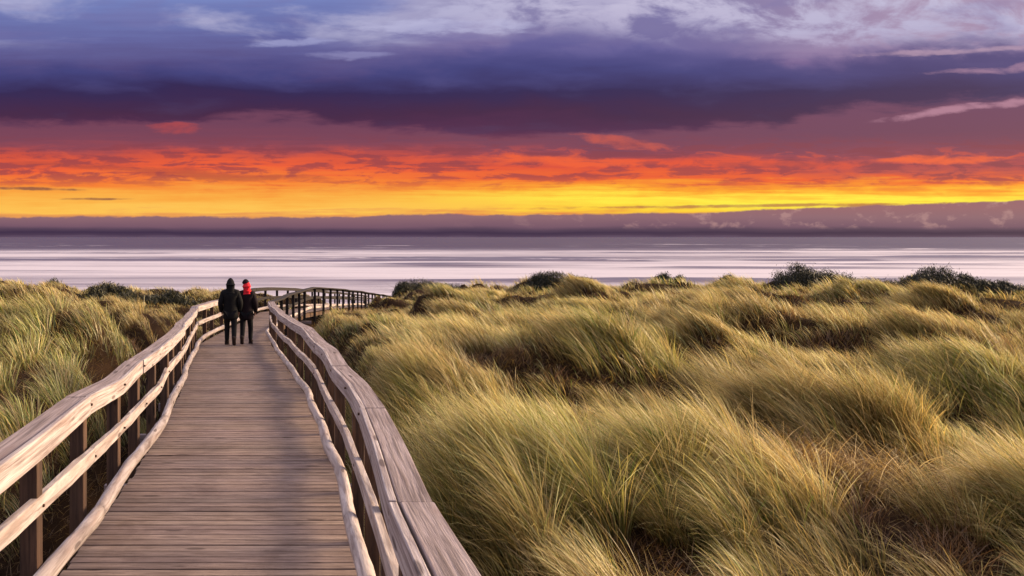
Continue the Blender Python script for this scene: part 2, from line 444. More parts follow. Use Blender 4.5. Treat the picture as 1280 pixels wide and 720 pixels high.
def railing(side, posts):
    ex = left_x if side < 0 else right_x
    rl = empty('railing', (0, 0, 0), walk)
    sgn = side
    r = random.Random(5 if side < 0 else 9)
    # kink nodes: each post may push the rails a little
    kn = {q: [(r.uniform(-.034, .034), r.uniform(-.028, .028)) for _ in range(3)] for q in range(len(posts))}
    def line(which, h, dx):
        out = []
        for q in range(len(posts)-1):
            a, c = posts[q], posts[q+1]
            m = 6 if a < 30 else 2
            for t in range(m):
                f = t/m; yv = a+(c-a)*f
                (xa, za), (xc, zc) = kn[q][which], kn[q+1][which]
                x = (float(ex(a))+xa)*(1-f)+(float(ex(c))+xc)*f
                z = (float(deck_z(a))+za)*(1-f)+(float(deck_z(c))+zc)*f
                out.append((x+sgn*dx, yv, z+h))
        return out
    top = line(0, 1.0, 0)
    # smooth the nodes a touch so the boards bend rather than snap
    def soft(p, it=1):
        p = np.array(p)
        for _ in range(it):
            q = p.copy(); q[1:-1] = (p[:-2]+2*p[1:-1]+p[2:])/4; p = q
        return p
    top = soft(top, 1)
    # boards: split the lines into lengths with small open joints
    def boards(name, pts, section, mat, step, label=None, jit=0.0, cuts=None):
        V, F, U, MI = [], [], [], []
        i = 0
        while i < len(pts)-2:
            j = min(i+step, len(pts)-1)
            seg = np.array(pts[i:j+1]).copy()
            d0 = seg[1]-seg[0]; seg[0] = seg[0]+d0/np.linalg.norm(d0)*.007
            d1 = seg[-1]-seg[-2]; seg[-1] = seg[-1]-d1/np.linalg.norm(d1)*.007
            seg[:, 0] += r.uniform(-.006, .006); seg[:, 2] += r.uniform(-.005, .005)
            v, f, u = sweep(name, seg, section, mat, rl, jitter=jit, voff=r.uniform(0, 40))
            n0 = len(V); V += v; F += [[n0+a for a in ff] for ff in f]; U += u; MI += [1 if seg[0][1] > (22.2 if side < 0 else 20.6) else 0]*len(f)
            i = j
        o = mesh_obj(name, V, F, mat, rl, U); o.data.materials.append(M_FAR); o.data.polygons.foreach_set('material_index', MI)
        b_ = o.modifiers.new('bevel', 'BEVEL'); b_.width = .006; b_.segments = 2; b_.limit_method = 'ANGLE'; b_.angle_limit = R(50)
        return o
    s_ = -sgn   # towards the deck
    # sections are (side,up) with side pointing to +x for a line running away
    def rect(x0, x1, z0, z1):
        a, b2 = min(x0, x1), max(x0, x1)
        return [(a, z0), (b2, z0), (b2, z1), (a, z1)]
    boards('top_board', top, rect(sgn*.028, sgn*.175, -.05, 0), M_CAP, 12)
    boards('fascia_board', top, rect(-sgn*.014, sgn*.024, -.14, .004), M_RAIL, 12)
    mid = soft(line(1, .56, -.0), 2)
    boards('middle_rail', mid, rect(-sgn*.02, sgn*.028, -.05, .055), M_POLE, 18, jit=.10)
    low = soft(line(2, .16, -.03), 2)
    sec = [(.052*math.cos(a), .058*math.sin(a)) for a in np.linspace(0, 2*math.pi, 11)[:-1]]
    V, F, U, MI = [], [], [], []
    i = 0
    while i < len(low)-2:
        j = min(i+18, len(low)-1)
        seg = low[i:j+1]
        # finer points for a rough round pole
        t = np.linspace(0, len(seg)-1, (len(seg)-1)*2+1)
        seg = np.stack([np.interp(t, range(len(seg)), seg[:, a]) for a in range(3)], 1)
        v, f, u = sweep('low', seg, sec, M_POLE, rl, jitter=.13, voff=r.uniform(0, 40))
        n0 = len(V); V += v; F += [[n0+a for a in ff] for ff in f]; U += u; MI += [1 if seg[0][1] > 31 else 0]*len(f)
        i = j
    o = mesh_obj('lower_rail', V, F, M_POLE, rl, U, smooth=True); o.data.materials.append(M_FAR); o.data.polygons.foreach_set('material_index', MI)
    # coach bolts through the boards into the near posts
    for q, yv in enumerate(posts):
        if not .5 < yv < 11: continue
        for wh, zz in ((0, .955), (1, .565)):
            bx_ = float(ex(yv))+kn[q][wh][0]*.7-sgn*(.014 if wh == 0 else .021)
            o = bpy.data.objects.new('bolt', BOLT); C.objects.link(o); o.parent = rl
            o.location = (bx_, yv+.012, float(deck_z(yv))+kn[q][wh][1]*.7+zz-.01)
    for q, yv in enumerate(posts):
        if yv < -.5: continue
        x = float(ex(yv))+kn[q][0][0]; zt = float(deck_z(yv))+kn[q][0][1]+1.0-.055
        zb = float(height(x+sgn*.1, yv))-.2
        zb = min(zb, float(deck_z(yv))-.35)
        vs, fs, uvs, cols = [], [], [], []
        box(vs, fs, uvs, cols, (0, 0, (zt-zb)/2), .105, .095, zt-zb, off=q, along='z')
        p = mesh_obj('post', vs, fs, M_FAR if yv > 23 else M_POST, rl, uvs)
        p.location = (x+sgn*.082, yv, zb)
        p.rotation_euler = (r.uniform(-.012, .012), r.uniform(-.008, .008), r.uniform(-.05, .05))
        b_ = p.modifiers.new('bevel', 'BEVEL'); b_.width = .006; b_.segments = 2
    return rl
pl = [-1.5, -.35, .8, 1.95, 3.1] + [4.28+1.14*i for i in range(22)]
pl = pl + [pl[-1]+2.0*i for i in range(1, 21)]
pr = [-1.2, -.1, 1.0] + [2.05+1.02*i for i in range(2)] + [4.1+1.14*i for i in range(22)]
pr = pr + [pr[-1]+2.0*i for i in range(1, 21)]
railing(-1, pl)
railing(1, pr)
# cross joists whose ends stick out past the rails
for y in np.arange(.6, 30, 2.28):
    vs, fs, uvs, cols = [], [], [], []
    xl, xr = float(left_x(y))-.38, float(right_x(y))+.34
    box(vs, fs, uvs, cols, (0, 0, 0), xr-xl, .07, .12, off=y)
    j = mesh_obj('joist', vs, fs, M_CAP, walk, uvs)
    j.location = ((xl+xr)/2, y, float(deck_z(y))-.30)

# ------------------------------------------------------------------ grass
def blades(px, py, L, w, az, th0, th1, segs, c0, c1, pz=None, power=1.3):
    """arrays -> (verts, tri/quads, colours). az: heading (rad) the blade bends to; th from vertical"""
    n = len(px)
    if pz is None: pz = height(px, py)-.03
    P = np.stack([px, py, pz], 1)
    rows = [P]
    t_prev = 0
    for k in range(segs):
        tm = (k+.5)/segs
        th = th0+(th1-th0)*tm**power
        d = np.stack([np.cos(az)*np.sin(th), np.sin(az)*np.sin(th), np.cos(th)], 1)
        P = P+d*(L/segs)[:, None]
        rows.append(P)
    wa = rng.uniform(0, math.pi, n)
    wd = np.stack([np.cos(wa), np.sin(wa), np.zeros(n)], 1)
    nv = 2*segs+1
    V = np.empty((n, nv, 3)); Cc = np.empty((n, nv, 4)); Cc[..., 3] = 1
    for k in range(segs):
        f = (1-.75*(k/segs)**1.5)
        V[:, 2*k] = rows[k]-wd*(w*.5*f)[:, None]
        V[:, 2*k+1] = rows[k]+wd*(w*.5*f)[:, None]
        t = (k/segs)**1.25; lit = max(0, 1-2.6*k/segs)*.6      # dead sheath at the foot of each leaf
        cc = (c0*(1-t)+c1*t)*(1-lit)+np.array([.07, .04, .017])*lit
        Cc[:, 2*k, :3] = Cc[:, 2*k+1, :3] = cc
    V[:, -1] = rows[segs]; Cc[:, -1, :3] = c1
    base = (np.arange(n)*nv)[:, None]
    quads = []
    for k in range(segs-1):
        quads.append(base+np.array([2*k, 2*k+1, 2*k+3, 2*k+2])[None])
    tri = base+np.array([2*segs-2, 2*segs-1, 2*segs])[None]
    Q = np.concatenate(quads, 0) if quads else np.zeros((0, 4), int)
    return V.reshape(-1, 3), Q, tri, Cc.reshape(-1, 4)

def join(parts):
    V, Q, T, K, o = [], [], [], [], 0
    for v, q, t, c in parts:
        V.append(v); Q.append(q+o); T.append(t+o); K.append(c); o += len(v)
    return np.concatenate(V), np.concatenate(Q), np.concatenate(T), np.concatenate(K)

def np_mesh(name, V, Q, T, K, mat, parent=None, origin=(0, 0, 0)):
    me = bpy.data.meshes.new(name)
    V = V-np.array(origin)[None]
    me.vertices.add(len(V)); me.vertices.foreach_set('co', V.astype(np.float32).ravel())
    me.loops.add(len(Q)*4+len(T)*3)
    me.loops.foreach_set('vertex_index', np.concatenate([Q.ravel(), T.ravel()]).astype(np.int32))
    me.polygons.add(len(Q)+len(T))
    ls = np.concatenate([np.arange(len(Q))*4, len(Q)*4+np.arange(len(T))*3]).astype(np.int32)
    me.polygons.foreach_set('loop_start', ls)
    me.update(calc_edges=True)
    a = me.attributes.new('Col', 'FLOAT_COLOR', 'POINT'); a.data.foreach_set('color', K.astype(np.float32).ravel())
    me.materials.append(mat)
    o = bpy.data.objects.new(name, me); C.objects.link(o); o.location = origin
    if parent is not None: o.parent = parent
    return o

GREEN = np.array([.07, .13, .022]); OLIVE = np.array([.32, .28, .05]); STRAW = np.array([.90, .57, .13]); PALE = np.array([.95, .73, .34]); RUST = np.array([.26, .13, .045])
WIND = R(172)   # heads lean to the left and slightly away

def tone(x, y, n_extra):
    """pigment of blade base and tip from place: greener here, drier there"""
    g = .5+.75*vnoise(x/3.3+7, y/2.6, 21)+.4*vnoise(x/.9, y/.9, 22)+n_extra-.14
    g = np.clip(g, 0, 1)[:, None]
    r = rng.uniform(0, 1, (len(x), 1))
    base = GREEN*.8*g+(OLIVE*.38+RUST*.12)*(1-g)
    tip = (OLIVE*1.15+GREEN*.9+PALE*.12)*g+(STRAW*.5+PALE*.5)*(1-g)
    tip = np.where(r > .58, PALE, tip); base = np.where(r > .84, RUST*1.3, base)
    tip = np.where((r > .3) & (r < .42), GREEN*1.6, tip)
    base = np.where(r < .08, STRAW*.8, base)
    j = rng.uniform(.4, 1.3, (len(x), 1))
    return base*j, np.minimum(tip*j, .95)

def tussock_blades(cx, cy, rad, n, L, w, segs, green, lean=1.0, spread=.6, turn=0.0, shade=1.0):
    a = rng.uniform(0, 2*math.pi, n); rr = rad*np.sqrt(rng.uniform(0, 1, n))
    bx = cx+rr*np.cos(a); by = cy+rr*np.sin(a)*.85
    dx = math.cos(WIND+turn)*lean+np.cos(a)*spread*(rr/rad)+rng.normal(0, .27, n)
    dy = math.sin(WIND+turn)*lean+np.sin(a)*spread*(rr/rad)+rng.normal(0, .27, n)
    az = np.arctan2(dy, dx); mag = np.clip(np.hypot(dx, dy), .1, 1.6)
    th0 = R(6)+R(14)*mag*rng.uniform(.3, 1, n); th1 = R(30)+R(50)*mag*rng.uniform(.65, 1.1, n)
    LL = L*rng.uniform(.45, 1.15, n)*(1-.25*(rr/rad)**2)
    c0, c1 = tone(bx, by, green)
    c0 = c0*shade; c1 = np.minimum(c1*shade, .95)
    return blades(bx, by, LL, w*rng.uniform(.6, 1.3, n), az, th0, th1, segs, c0, c1)

# -- big tussocks that can be told apart, each a thing
TUS = [  # x, y, radius, blades, length, width, green, label
    (2.05, 7.3, 1.15, 15000, 1.15, .0052, .10, 'big green tussock beside the near right handrail with wind-combed yellow heads'),
    (4.15, 7.2, 1.0, 13000, 1.12, .0052, .05, 'tall green and straw tussock at bottom centre-right, between handrail tussock and dead straw clump'),
    (7.0, 9.7, 1.35, 15000, 1.20, .0058, -.05, 'broad arching golden tussock rising behind the tangle of dead straw'),
    (6.9, 6.2, .95, 12000, .95, .0050, -.35, 'pale golden feathery tussock in the bottom right corner'),
    (10.9, 12.0, 1.3, 9000, .95, .0068, .35, 'dark green tussock at right, behind the arching golden one'),
    (2.0, 11.5, 1.25, 9000, .95, .0065, .05, 'yellow-green tussock behind the handrail, past its second bend'),
    (5.5, 14.0, 1.7, 10000, 1.0, .0075, -.15, 'wide golden tussock in the middle of the field'),
    (10.3, 19.0, 1.7, 7000, .95, .0095, -.25, 'long low straw-gold hummock with dark hollow beneath, middle right'),
]
for (x, y, rad, n, L, w, gg, lab) in TUS:
    parts = [tussock_blades(x, y, rad, int(n*.14), L*.85, w*1.3, 5, gg)]
    for _ in range(26):      # sub-clumps give partings and combed locks
        a = random.uniform(0, 6.28); q = rad*random.uniform(.2, .95)
        parts.append(tussock_blades(x+q*math.cos(a), y+q*.8*math.sin(a), rad*random.uniform(.10, .2), int(n*.023), L*random.uniform(.65, 1.15), w*1.35, 5, gg+random.uniform(-.5, .5), lean=random.uniform(.5, 1.25), turn=random.uniform(-.6, .6), shade=random.uniform(.6, 1.25)))
    V, Q, T, K = join(parts)
    o = np_mesh('grass_tussock', V, Q, T, K, M_GRASS, origin=(x, y, float(height(x, y))))
    tag(o, lab, 'grass tussock', 'marram grass tussocks on the dune')

# -- tangle of dead straw in front of the golden tussock
def straw_tangle(cx, cy, rad, n):
    a = rng.uniform(0, 2*math.pi, n); rr = rad*np.sqrt(rng.uniform(0, 1, n))
    bx = cx+rr*np.cos(a)*1.2; by = cy+rr*np.sin(a)*.7
    az = rng.uniform(0, 2*math.pi, n)
    th0 = R(5)+rng.uniform(0, R(60), n); th1 = th0+rng.uniform(R(40), R(130), n)
    k = rng.uniform(0, 1, (n, 1)); c = RUST*(1-k)*.45+STRAW*(k**3)*.7
    c = np.where(rng.uniform(0, 1, (n, 1)) > .93, PALE, c)
    return blades(bx, by, rng.uniform(.25, .75, n), rng.uniform(.004, .009, n), az, th0, th1, 6, c, c*1.1, pz=height(bx, by)+rng.uniform(0, .22, n), power=1.0)
x, y = 5.85, 8.0
V, Q, T, K = straw_tangle(x, y, .85, 3600)
o = np_mesh('dead_straw_clump', V, Q, T, K, M_GRASS, origin=(x, y, float(height(x, y))))
tag(o, 'tangled rust brown clump of dead bent straw in front of the arching golden tussock', 'dry grass')

# -- all the rest: nobody could count it
HOLLOWS = [(1.35, 5.4, .65, 1.1), (3.05, 6.1, .45, 1.0), (5.5, 6.3, .5, .8), (5.6, 8.2, 1.3, .8), (4.0, 10.3, 1.4, .5), (3.3, 12.8, 1.2, .5), (8.6, 16.2, 1.8, .6), (12.8, 16.0, 1.6, .6), (8.9, 8.3, .6, .6), (-3.9, 18.2, 1.3, 1.0)]
def field(y0, y1, spacing, per, rad, L, w, segs, umin, umax):
    """tussocks on a jittered grid between two distances; umin/umax = x/y limits"""
    out = []
    ys = np.arange(y0, y1, spacing)
    CX, CY = [], []
    for yy in ys:
        xs = np.arange(umin*yy-3, umax*yy+3, spacing)
        CX.append(xs+rng.uniform(-.5, .5, len(xs))*spacing); CY.append(yy+rng.uniform(-.5, .5, len(xs))*spacing)
    CX = np.concatenate(CX); CY = np.concatenate(CY)
    cxp = (left_x(CY)+right_x(CY))/2; half = (right_x(CY)-left_x(CY))/2
    # density follows patches
    keep = (np.abs(CX-cxp) > half+.42)
    pat = vnoise(CX/1.9, CY/1.3, 41)+.5*vnoise(CX/6, CY/4, 42)
    keep &= (pat > -.95) | (CX < -1)
    for (tx, ty, tr, *_r) in TUS: keep &= (np.hypot(CX-tx, (CY-ty)) > tr*.75)
    keep &= np.hypot((CX-5.85)/1.2, CY-8.0) > .85
    CX, CY, pat = CX[keep], CY[keep], pat[keep]
    n = len(CX)
    tl = rng.uniform(.7, 1.15, n)*np.clip(.85+.35*pat, .45, 1.2); tg = rng.uniform(-.45, .4, n); hue = rng.uniform(.65, 1.35, n)
    # low growth right beside the rails
    prox = np.clip((np.abs(CX-(left_x(CY)+right_x(CY))/2)-(right_x(CY)-left_x(CY))/2-.3)/1.2, 0, 1)
    tl *= .5+.5*prox
    tl *= np.where((CX/CY < .125) & (CX/CY > -.08) & (CY > 13), .55, 1)*np.where((CX/CY < .235) & (CX/CY > .1) & (CY > 24), .65, 1)
    tl *= np.where((CX < -2) & (CY > 18), .72, 1)
    tg += np.where((CX < -2) & (CY < 17), .8, 0)+np.where((CX < -3) & (CY > 18), -.9, 0)+np.where(CX > 2, -.08, 0)
    idx = np.repeat(np.arange(n), per)
    N = len(idx)
    a = rng.uniform(0, 2*math.pi, N); rr = rad*np.sqrt(rng.uniform(0, 1, N))*rng.uniform(.7, 1.3, N)
    bx = CX[idx]+rr*np.cos(a); by = CY[idx]+rr*np.sin(a)
    hp = (right_x(by)-left_x(by))/2; mp = (right_x(by)+left_x(by))/2
    off = np.abs(bx-mp)-hp
    ok = off > np.where(bx < mp, np.interp(by, [10, 16], [1.15, .3]), np.interp(by, [6, 14], [.5, .3]))
    slope = (height(bx, by+.25)-height(bx, by-.25))/.5
    bare = sstep(.40, .85, slope)*.85*np.where(bx < -1, .25, 1)
    for (hx, hy, hrx, hry) in HOLLOWS: bare = np.maximum(bare, .97*sstep(1.15, .6, np.hypot((bx-hx)/hrx, (by-hy)/hry)))
    ok &= rng.uniform(0, 1, N) > bare*np.where(by < 9, .6, .12)
    idx, a, rr, bx, by, bare = idx[ok], a[ok], rr[ok], bx[ok], by[ok], bare[ok]; N = len(idx)
    gust = .9+.3*vnoise(bx/4, by/4, 51)
    tw = (WIND+rng.normal(0, .32, n))[idx]
    dx = np.cos(tw)*gust+np.cos(a)*.8*(rr/rad)+rng.normal(0, .24, N)
    dy = np.sin(tw)*gust+np.sin(a)*.8*(rr/rad)+rng.normal(0, .24, N)
    az = np.arctan2(dy, dx); mag = np.clip(np.hypot(dx, dy), .1, 1.6)
    th0 = R(5)+R(14)*mag*rng.uniform(.3, 1, N); th1 = R(26)+R(52)*mag*rng.uniform(.45, 1.2, N)
    LL = L*tl[idx]*rng.uniform(.45, 1.2, N)*(1.08-.3*(rr/rad))
    c0, c1 = tone(bx, by, tg[idx])
    c0 = c0*hue[idx][:, None]; c1 = np.minimum(c1*hue[idx][:, None], .95)
    LL = LL*(1-.42*bare); dead = (bare > rng.uniform(.15, .7, N))[:, None]
    dk = rng.uniform(.25, 1.1, (N, 1))
    c0 = np.where(dead, RUST*.7*dk, c0); c1 = np.where(dead, RUST*1.3*dk, c1)  # dead leaves; shade of the brow fronts is put into their dark colour
    az = np.where(dead[:, 0], rng.uniform(0, 2*math.pi, N), az)
    return blades(bx, by, LL, w*rng.uniform(.6, 1.35, N), az, th0, th1, segs, c0, c1)

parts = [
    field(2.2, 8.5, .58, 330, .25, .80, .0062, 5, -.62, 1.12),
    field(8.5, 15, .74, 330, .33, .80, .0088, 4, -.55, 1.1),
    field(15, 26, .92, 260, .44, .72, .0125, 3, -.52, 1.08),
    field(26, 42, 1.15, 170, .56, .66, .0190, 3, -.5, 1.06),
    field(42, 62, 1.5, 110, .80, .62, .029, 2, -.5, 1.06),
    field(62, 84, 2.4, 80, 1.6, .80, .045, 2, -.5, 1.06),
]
# dead litter lying over the soil
def litter(n, y0, y1, L, w):
    by = y0+(y1-y0)*rng.uniform(0, 1, n)**.6; bx = by*rng.uniform(-.55, 1.1, n)+rng.uniform(-2, 2, n)
    ok = np.abs(bx-(left_x(by)+right_x(by))/2) > (right_x(by)-left_x(by))/2+.15
    bx, by = bx[ok], by[ok]; n = len(bx)
    th0 = R(35)+rng.uniform(0, R(45), n); th1 = th0+rng.uniform(R(-10), R(60), n)
    k = rng.uniform(0, 1, (n, 1)); c = RUST*.7*(1-k)+STRAW*(k**3)*.6
    return blades(bx, by, L*rng.uniform(.4, 1.4, n), w*rng.uniform(.6, 1.4, n), rng.uniform(0, 6.28, n), th0, th1, 2, c, c*1.1, pz=height(bx, by)+rng.uniform(-.01, .05, n))
# dead leaves hanging down the steep brows, shade painted into their dark colour
def hanging(n, y0, y1, L, w):
    by = y0+(y1-y0)*rng.uniform(0, 1, n)**.7; bx = by*rng.uniform(-.55, 1.1, n)+rng.uniform(-2, 2, n)
    sl = (height(bx, by+.2)-height(bx, by-.2))/.4
    ok = (np.abs(bx-(left_x(by)+right_x(by))/2) > (right_x(by)-left_x(by))/2+.3) & (sl > .30)
    bx, by = bx[ok], by[ok]; n = len(bx)
    az = rng.normal(-math.pi/2-.35, .6, n)
    th0 = rng.uniform(R(15), R(55), n); th1 = th0+rng.uniform(R(45), R(85), n)
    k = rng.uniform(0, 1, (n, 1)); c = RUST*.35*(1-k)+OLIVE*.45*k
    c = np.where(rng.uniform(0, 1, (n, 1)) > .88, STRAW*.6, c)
    return blades(bx, by, L*rng.uniform(.5, 1.3, n), w*rng.uniform(.6, 1.4, n), az, th0, th1, 3, c*.7, c*1.2)
# golden caps that overhang the brows
for (mx, my, rx, ry, h) in MOUNDS:
    if h < .2 or mx < my*.22 or not 11 < my < 42: continue
    n = int(2600*rx/1.6)
    for q in range(5):
        cxx = mx+rng.uniform(-.75, .75)*rx; cyy = my+rng.uniform(-.35, .25)*ry
        m_ = n//5; rr = rng.normal(0, 1, (2, m_))
        bx, by = cxx+rr[0]*.26*rx, cyy+rr[1]*.16*ry
        az = WIND+rng.normal(0, .2)+rng.normal(0, .45, m_)-.25
        c0, c1 = tone(bx, by, -.25+rng.uniform(-.3, .2)); sh = rng.uniform(.8, 1.3)
        parts.append(blades(bx, by, rng.uniform(.35, .85, m_)*rng.uniform(.8, 1.1), (.0075+.00042*my)*rng.uniform(.6, 1.35, m_), az, rng.uniform(R(8), R(30), m_), rng.uniform(R(55), R(98), m_), 4 if my < 20 else 3, c0*sh, np.minimum(c1*sh, .95)))
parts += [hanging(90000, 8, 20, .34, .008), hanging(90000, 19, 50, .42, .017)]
parts += [litter(70000, 3, 14, .22, .006), litter(60000, 13, 34, .26, .012)]
V, Q, T, K = join(parts)
print('grass verts', len(V), 'faces', len(Q)+len(T))
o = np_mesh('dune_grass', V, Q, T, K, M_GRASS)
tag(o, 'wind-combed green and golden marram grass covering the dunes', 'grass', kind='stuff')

# ------------------------------------------------------------------ low dark shrubs along the dune crest
m, g, b = new_mat('shrub_leaf')
at = g.n('ShaderNodeAttribute'); at.attribute_name = 'Col'
g.put(b.inputs['Base Color'], at.outputs['Color']); b.inputs['Roughness'].default_value = .6
M_LEAF = m
M_TWIG = plain('twig_bark', (.07, .05, .035), .9)
def shrub(x, y, rx, ry, h, n, label, dark=1.0):
    n = int(n*2.4)
    z0 = float(height(x, y))-.1
    root = empty('dune_shrub', (x, y, z0))
    tag(root, label, 'shrub', 'low shrubs along the dune crest')
    # twigs
    vs, fs = [], []
    heads = []
    for _ in range(44):
        a = random.uniform(0, 6.28); q = random.random()**.5
        e = Vector((rx*.8*q*math.cos(a), ry*.8*q*math.sin(a), h*random.uniform(.35, 1.25)*(1-.5*q*q)))
        s0 = Vector((e.x*.25, e.y*.25, 0)); heads.append(e)
        prev = None
        for i in range(4):
            t = i/3; c = s0.lerp(e, t)+Vector((random.uniform(-.04, .04), random.uniform(-.04, .04), 0)); r_ = .03*(1-t*.75)
            n0 = len(vs)
            for k in range(5): vs.append((c.x+r_*math.cos(k*1.2566), c.y+r_*math.sin(k*1.2566), c.z))
            if prev is not None:
                for k in range(5): fs.append([prev+k, prev+(k+1) % 5, n0+(k+1) % 5, n0+k])
            prev = n0
    mesh_obj('stem', vs, fs, M_TWIG, root)
    hd = np.array([tuple(e) for e in heads])
    # leaf clumps about the twig heads and over an uneven dome
    k = rng.integers(0, len(hd), n)
    c = hd[k]+rng.normal(0, 1, (n, 3))*np.array([rx*.12, ry*.13, h*.16])
    c[:, 2] = np.where(rng.uniform(0, 1, n) > .45, c[:, 2], c[:, 2]*rng.uniform(0, 1, n)); c[:, 2] = np.maximum(c[:, 2], 0)
    c[:, 2] += height(c[:, 0]+x, c[:, 1]+y)-z0
    az = rng.uniform(0, 2*math.pi, n); tl = rng.uniform(.35, 1.45, n)
    u = np.stack([np.cos(az)*np.cos(tl), np.sin(az)*np.cos(tl), np.sin(tl)], 1)
    w = np.cross(u, rng.normal(0, 1, (n, 3))); w /= np.linalg.norm(w, axis=1)[:, None]
    s = rng.uniform(.06, .13, n)[:, None]
    V = np.stack([c-u*s, c+w*s*.13, c+u*s, c-w*s*.13], 1).reshape(-1, 3)
    Q = np.arange(4*n).reshape(n, 4)
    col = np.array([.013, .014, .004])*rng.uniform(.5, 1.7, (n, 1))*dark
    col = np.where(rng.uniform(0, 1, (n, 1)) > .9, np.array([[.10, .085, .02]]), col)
    K = np.concatenate([np.repeat(col, 4, 0), np.ones((4*n, 1))], 1)
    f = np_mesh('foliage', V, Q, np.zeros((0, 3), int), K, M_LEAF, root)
    return root
for args in [
    (15.8, 46.0, 2.8, 1.3, .46, 6200, 'olive shrub capping the low rounded hump just right of centre on the skyline'),
    (23.4, 46.0, 1.3, 1.1, .50, 4000, 'small dark shrub hump on the skyline, next to the right of the centre one'),
    (26.4, 45.2, 1.2, 1.0, .42, 3600, 'lowest dark shrub hump on the skyline, between the small one and the tall peak'),
    (31.9, 45.7, 3.0, 1.5, 1.0, 9500, 'tallest dark shrub peak on the right skyline against the surf'),
    (37.6, 44.8, 3.2, 1.4, .78, 9000, 'long dark shrub bank on the skyline right of the tallest peak'),
    (42.4, 44.0, 2.6, 1.3, .62, 7000, 'dark shrub at the low right end of the long shrub bank'),
    (-5.9, 31, 1.7, 1.0, .5, 4200, 'low dark shrub on the left dune nearest to the walkers'),
    (-15.6, 33, 1.8, 1.3, .55, 4600, 'dark shrub at the far left edge of the left dune top'),
    (-11.4, 33, 1.2, 1.1, .55, 4000, 'round dark shrub on the highest point of the left dune'),
    (-8.6, 33, 1.9, 1.1, .45, 4200, 'low spreading shrub on the right shoulder of the left dune'),
    (8.6, 56, 5.2, 1.4, .75, 9000, 'dark low shrub strip where the distant railing ends'),
]: shrub(*args)

# ------------------------------------------------------------------ people
def skin_mesh(name, joints, edges, mat, parent, root=0, sub=2):
    """joints: name -> (pos, rx, ry); one continuous surface"""
    me = bpy.data.meshes.new(name)
    keys = list(joints)
    me.from_pydata([joints[k][0] for k in keys], [(keys.index(a), keys.index(b2)) for a, b2 in edges], [])
    o = bpy.data.objects.new(name, me); C.objects.link(o)
    o.modifiers.new('skin', 'SKIN').use_smooth_shade = True
    sm = o.modifiers.new('sub', 'SUBSURF'); sm.levels = sub; sm.render_levels = sub
    sv = me.skin_vertices[0].data if me.skin_vertices else None
    if sv is None:
        bm = bmesh.new(); bm.from_mesh(me); bm.verts.layers.skin.verify(); bm.to_mesh(me); bm.free()
        sv = me.skin_vertices[0].data
    for i, k in enumerate(keys):
        sv[i].radius = (joints[k][1], joints[k][2]); sv[i].use_root = (i == root)
    dg = bpy.context.evaluated_depsgraph_get()
    nm = bpy.data.meshes.new_from_object(o.evaluated_get(dg))
    bpy.data.objects.remove(o)
    nm.materials.clear(); nm.materials.append(mat)
    nm.polygons.foreach_set('use_smooth', [True]*len(nm.polygons))
    nm.name = name
    r = bpy.data.objects.new(name, nm); C.objects.link(r); r.parent = parent
    return r

M_SKIN = plain('skin', (.42, .24, .17), .5, 30, .1)
M_BLACK = plain('black_cloth', (.004, .004, .005), .85, 90, .4)
M_DARK = plain('dark_trousers', (.006, .006, .008), .85, 90, .4)
M_BOOT = plain('boot', (.02, .012, .012), .5, 50, .3)
M_PLUM = plain('plum_coat', (.008, .004, .006), .85, 90, .4)
M_RED = plain('red_knit', (.55, .02, .03), .85, 120, .35, .004)
M_HAIR = plain('hair', (.02, .014, .01), .6, 120, .4)

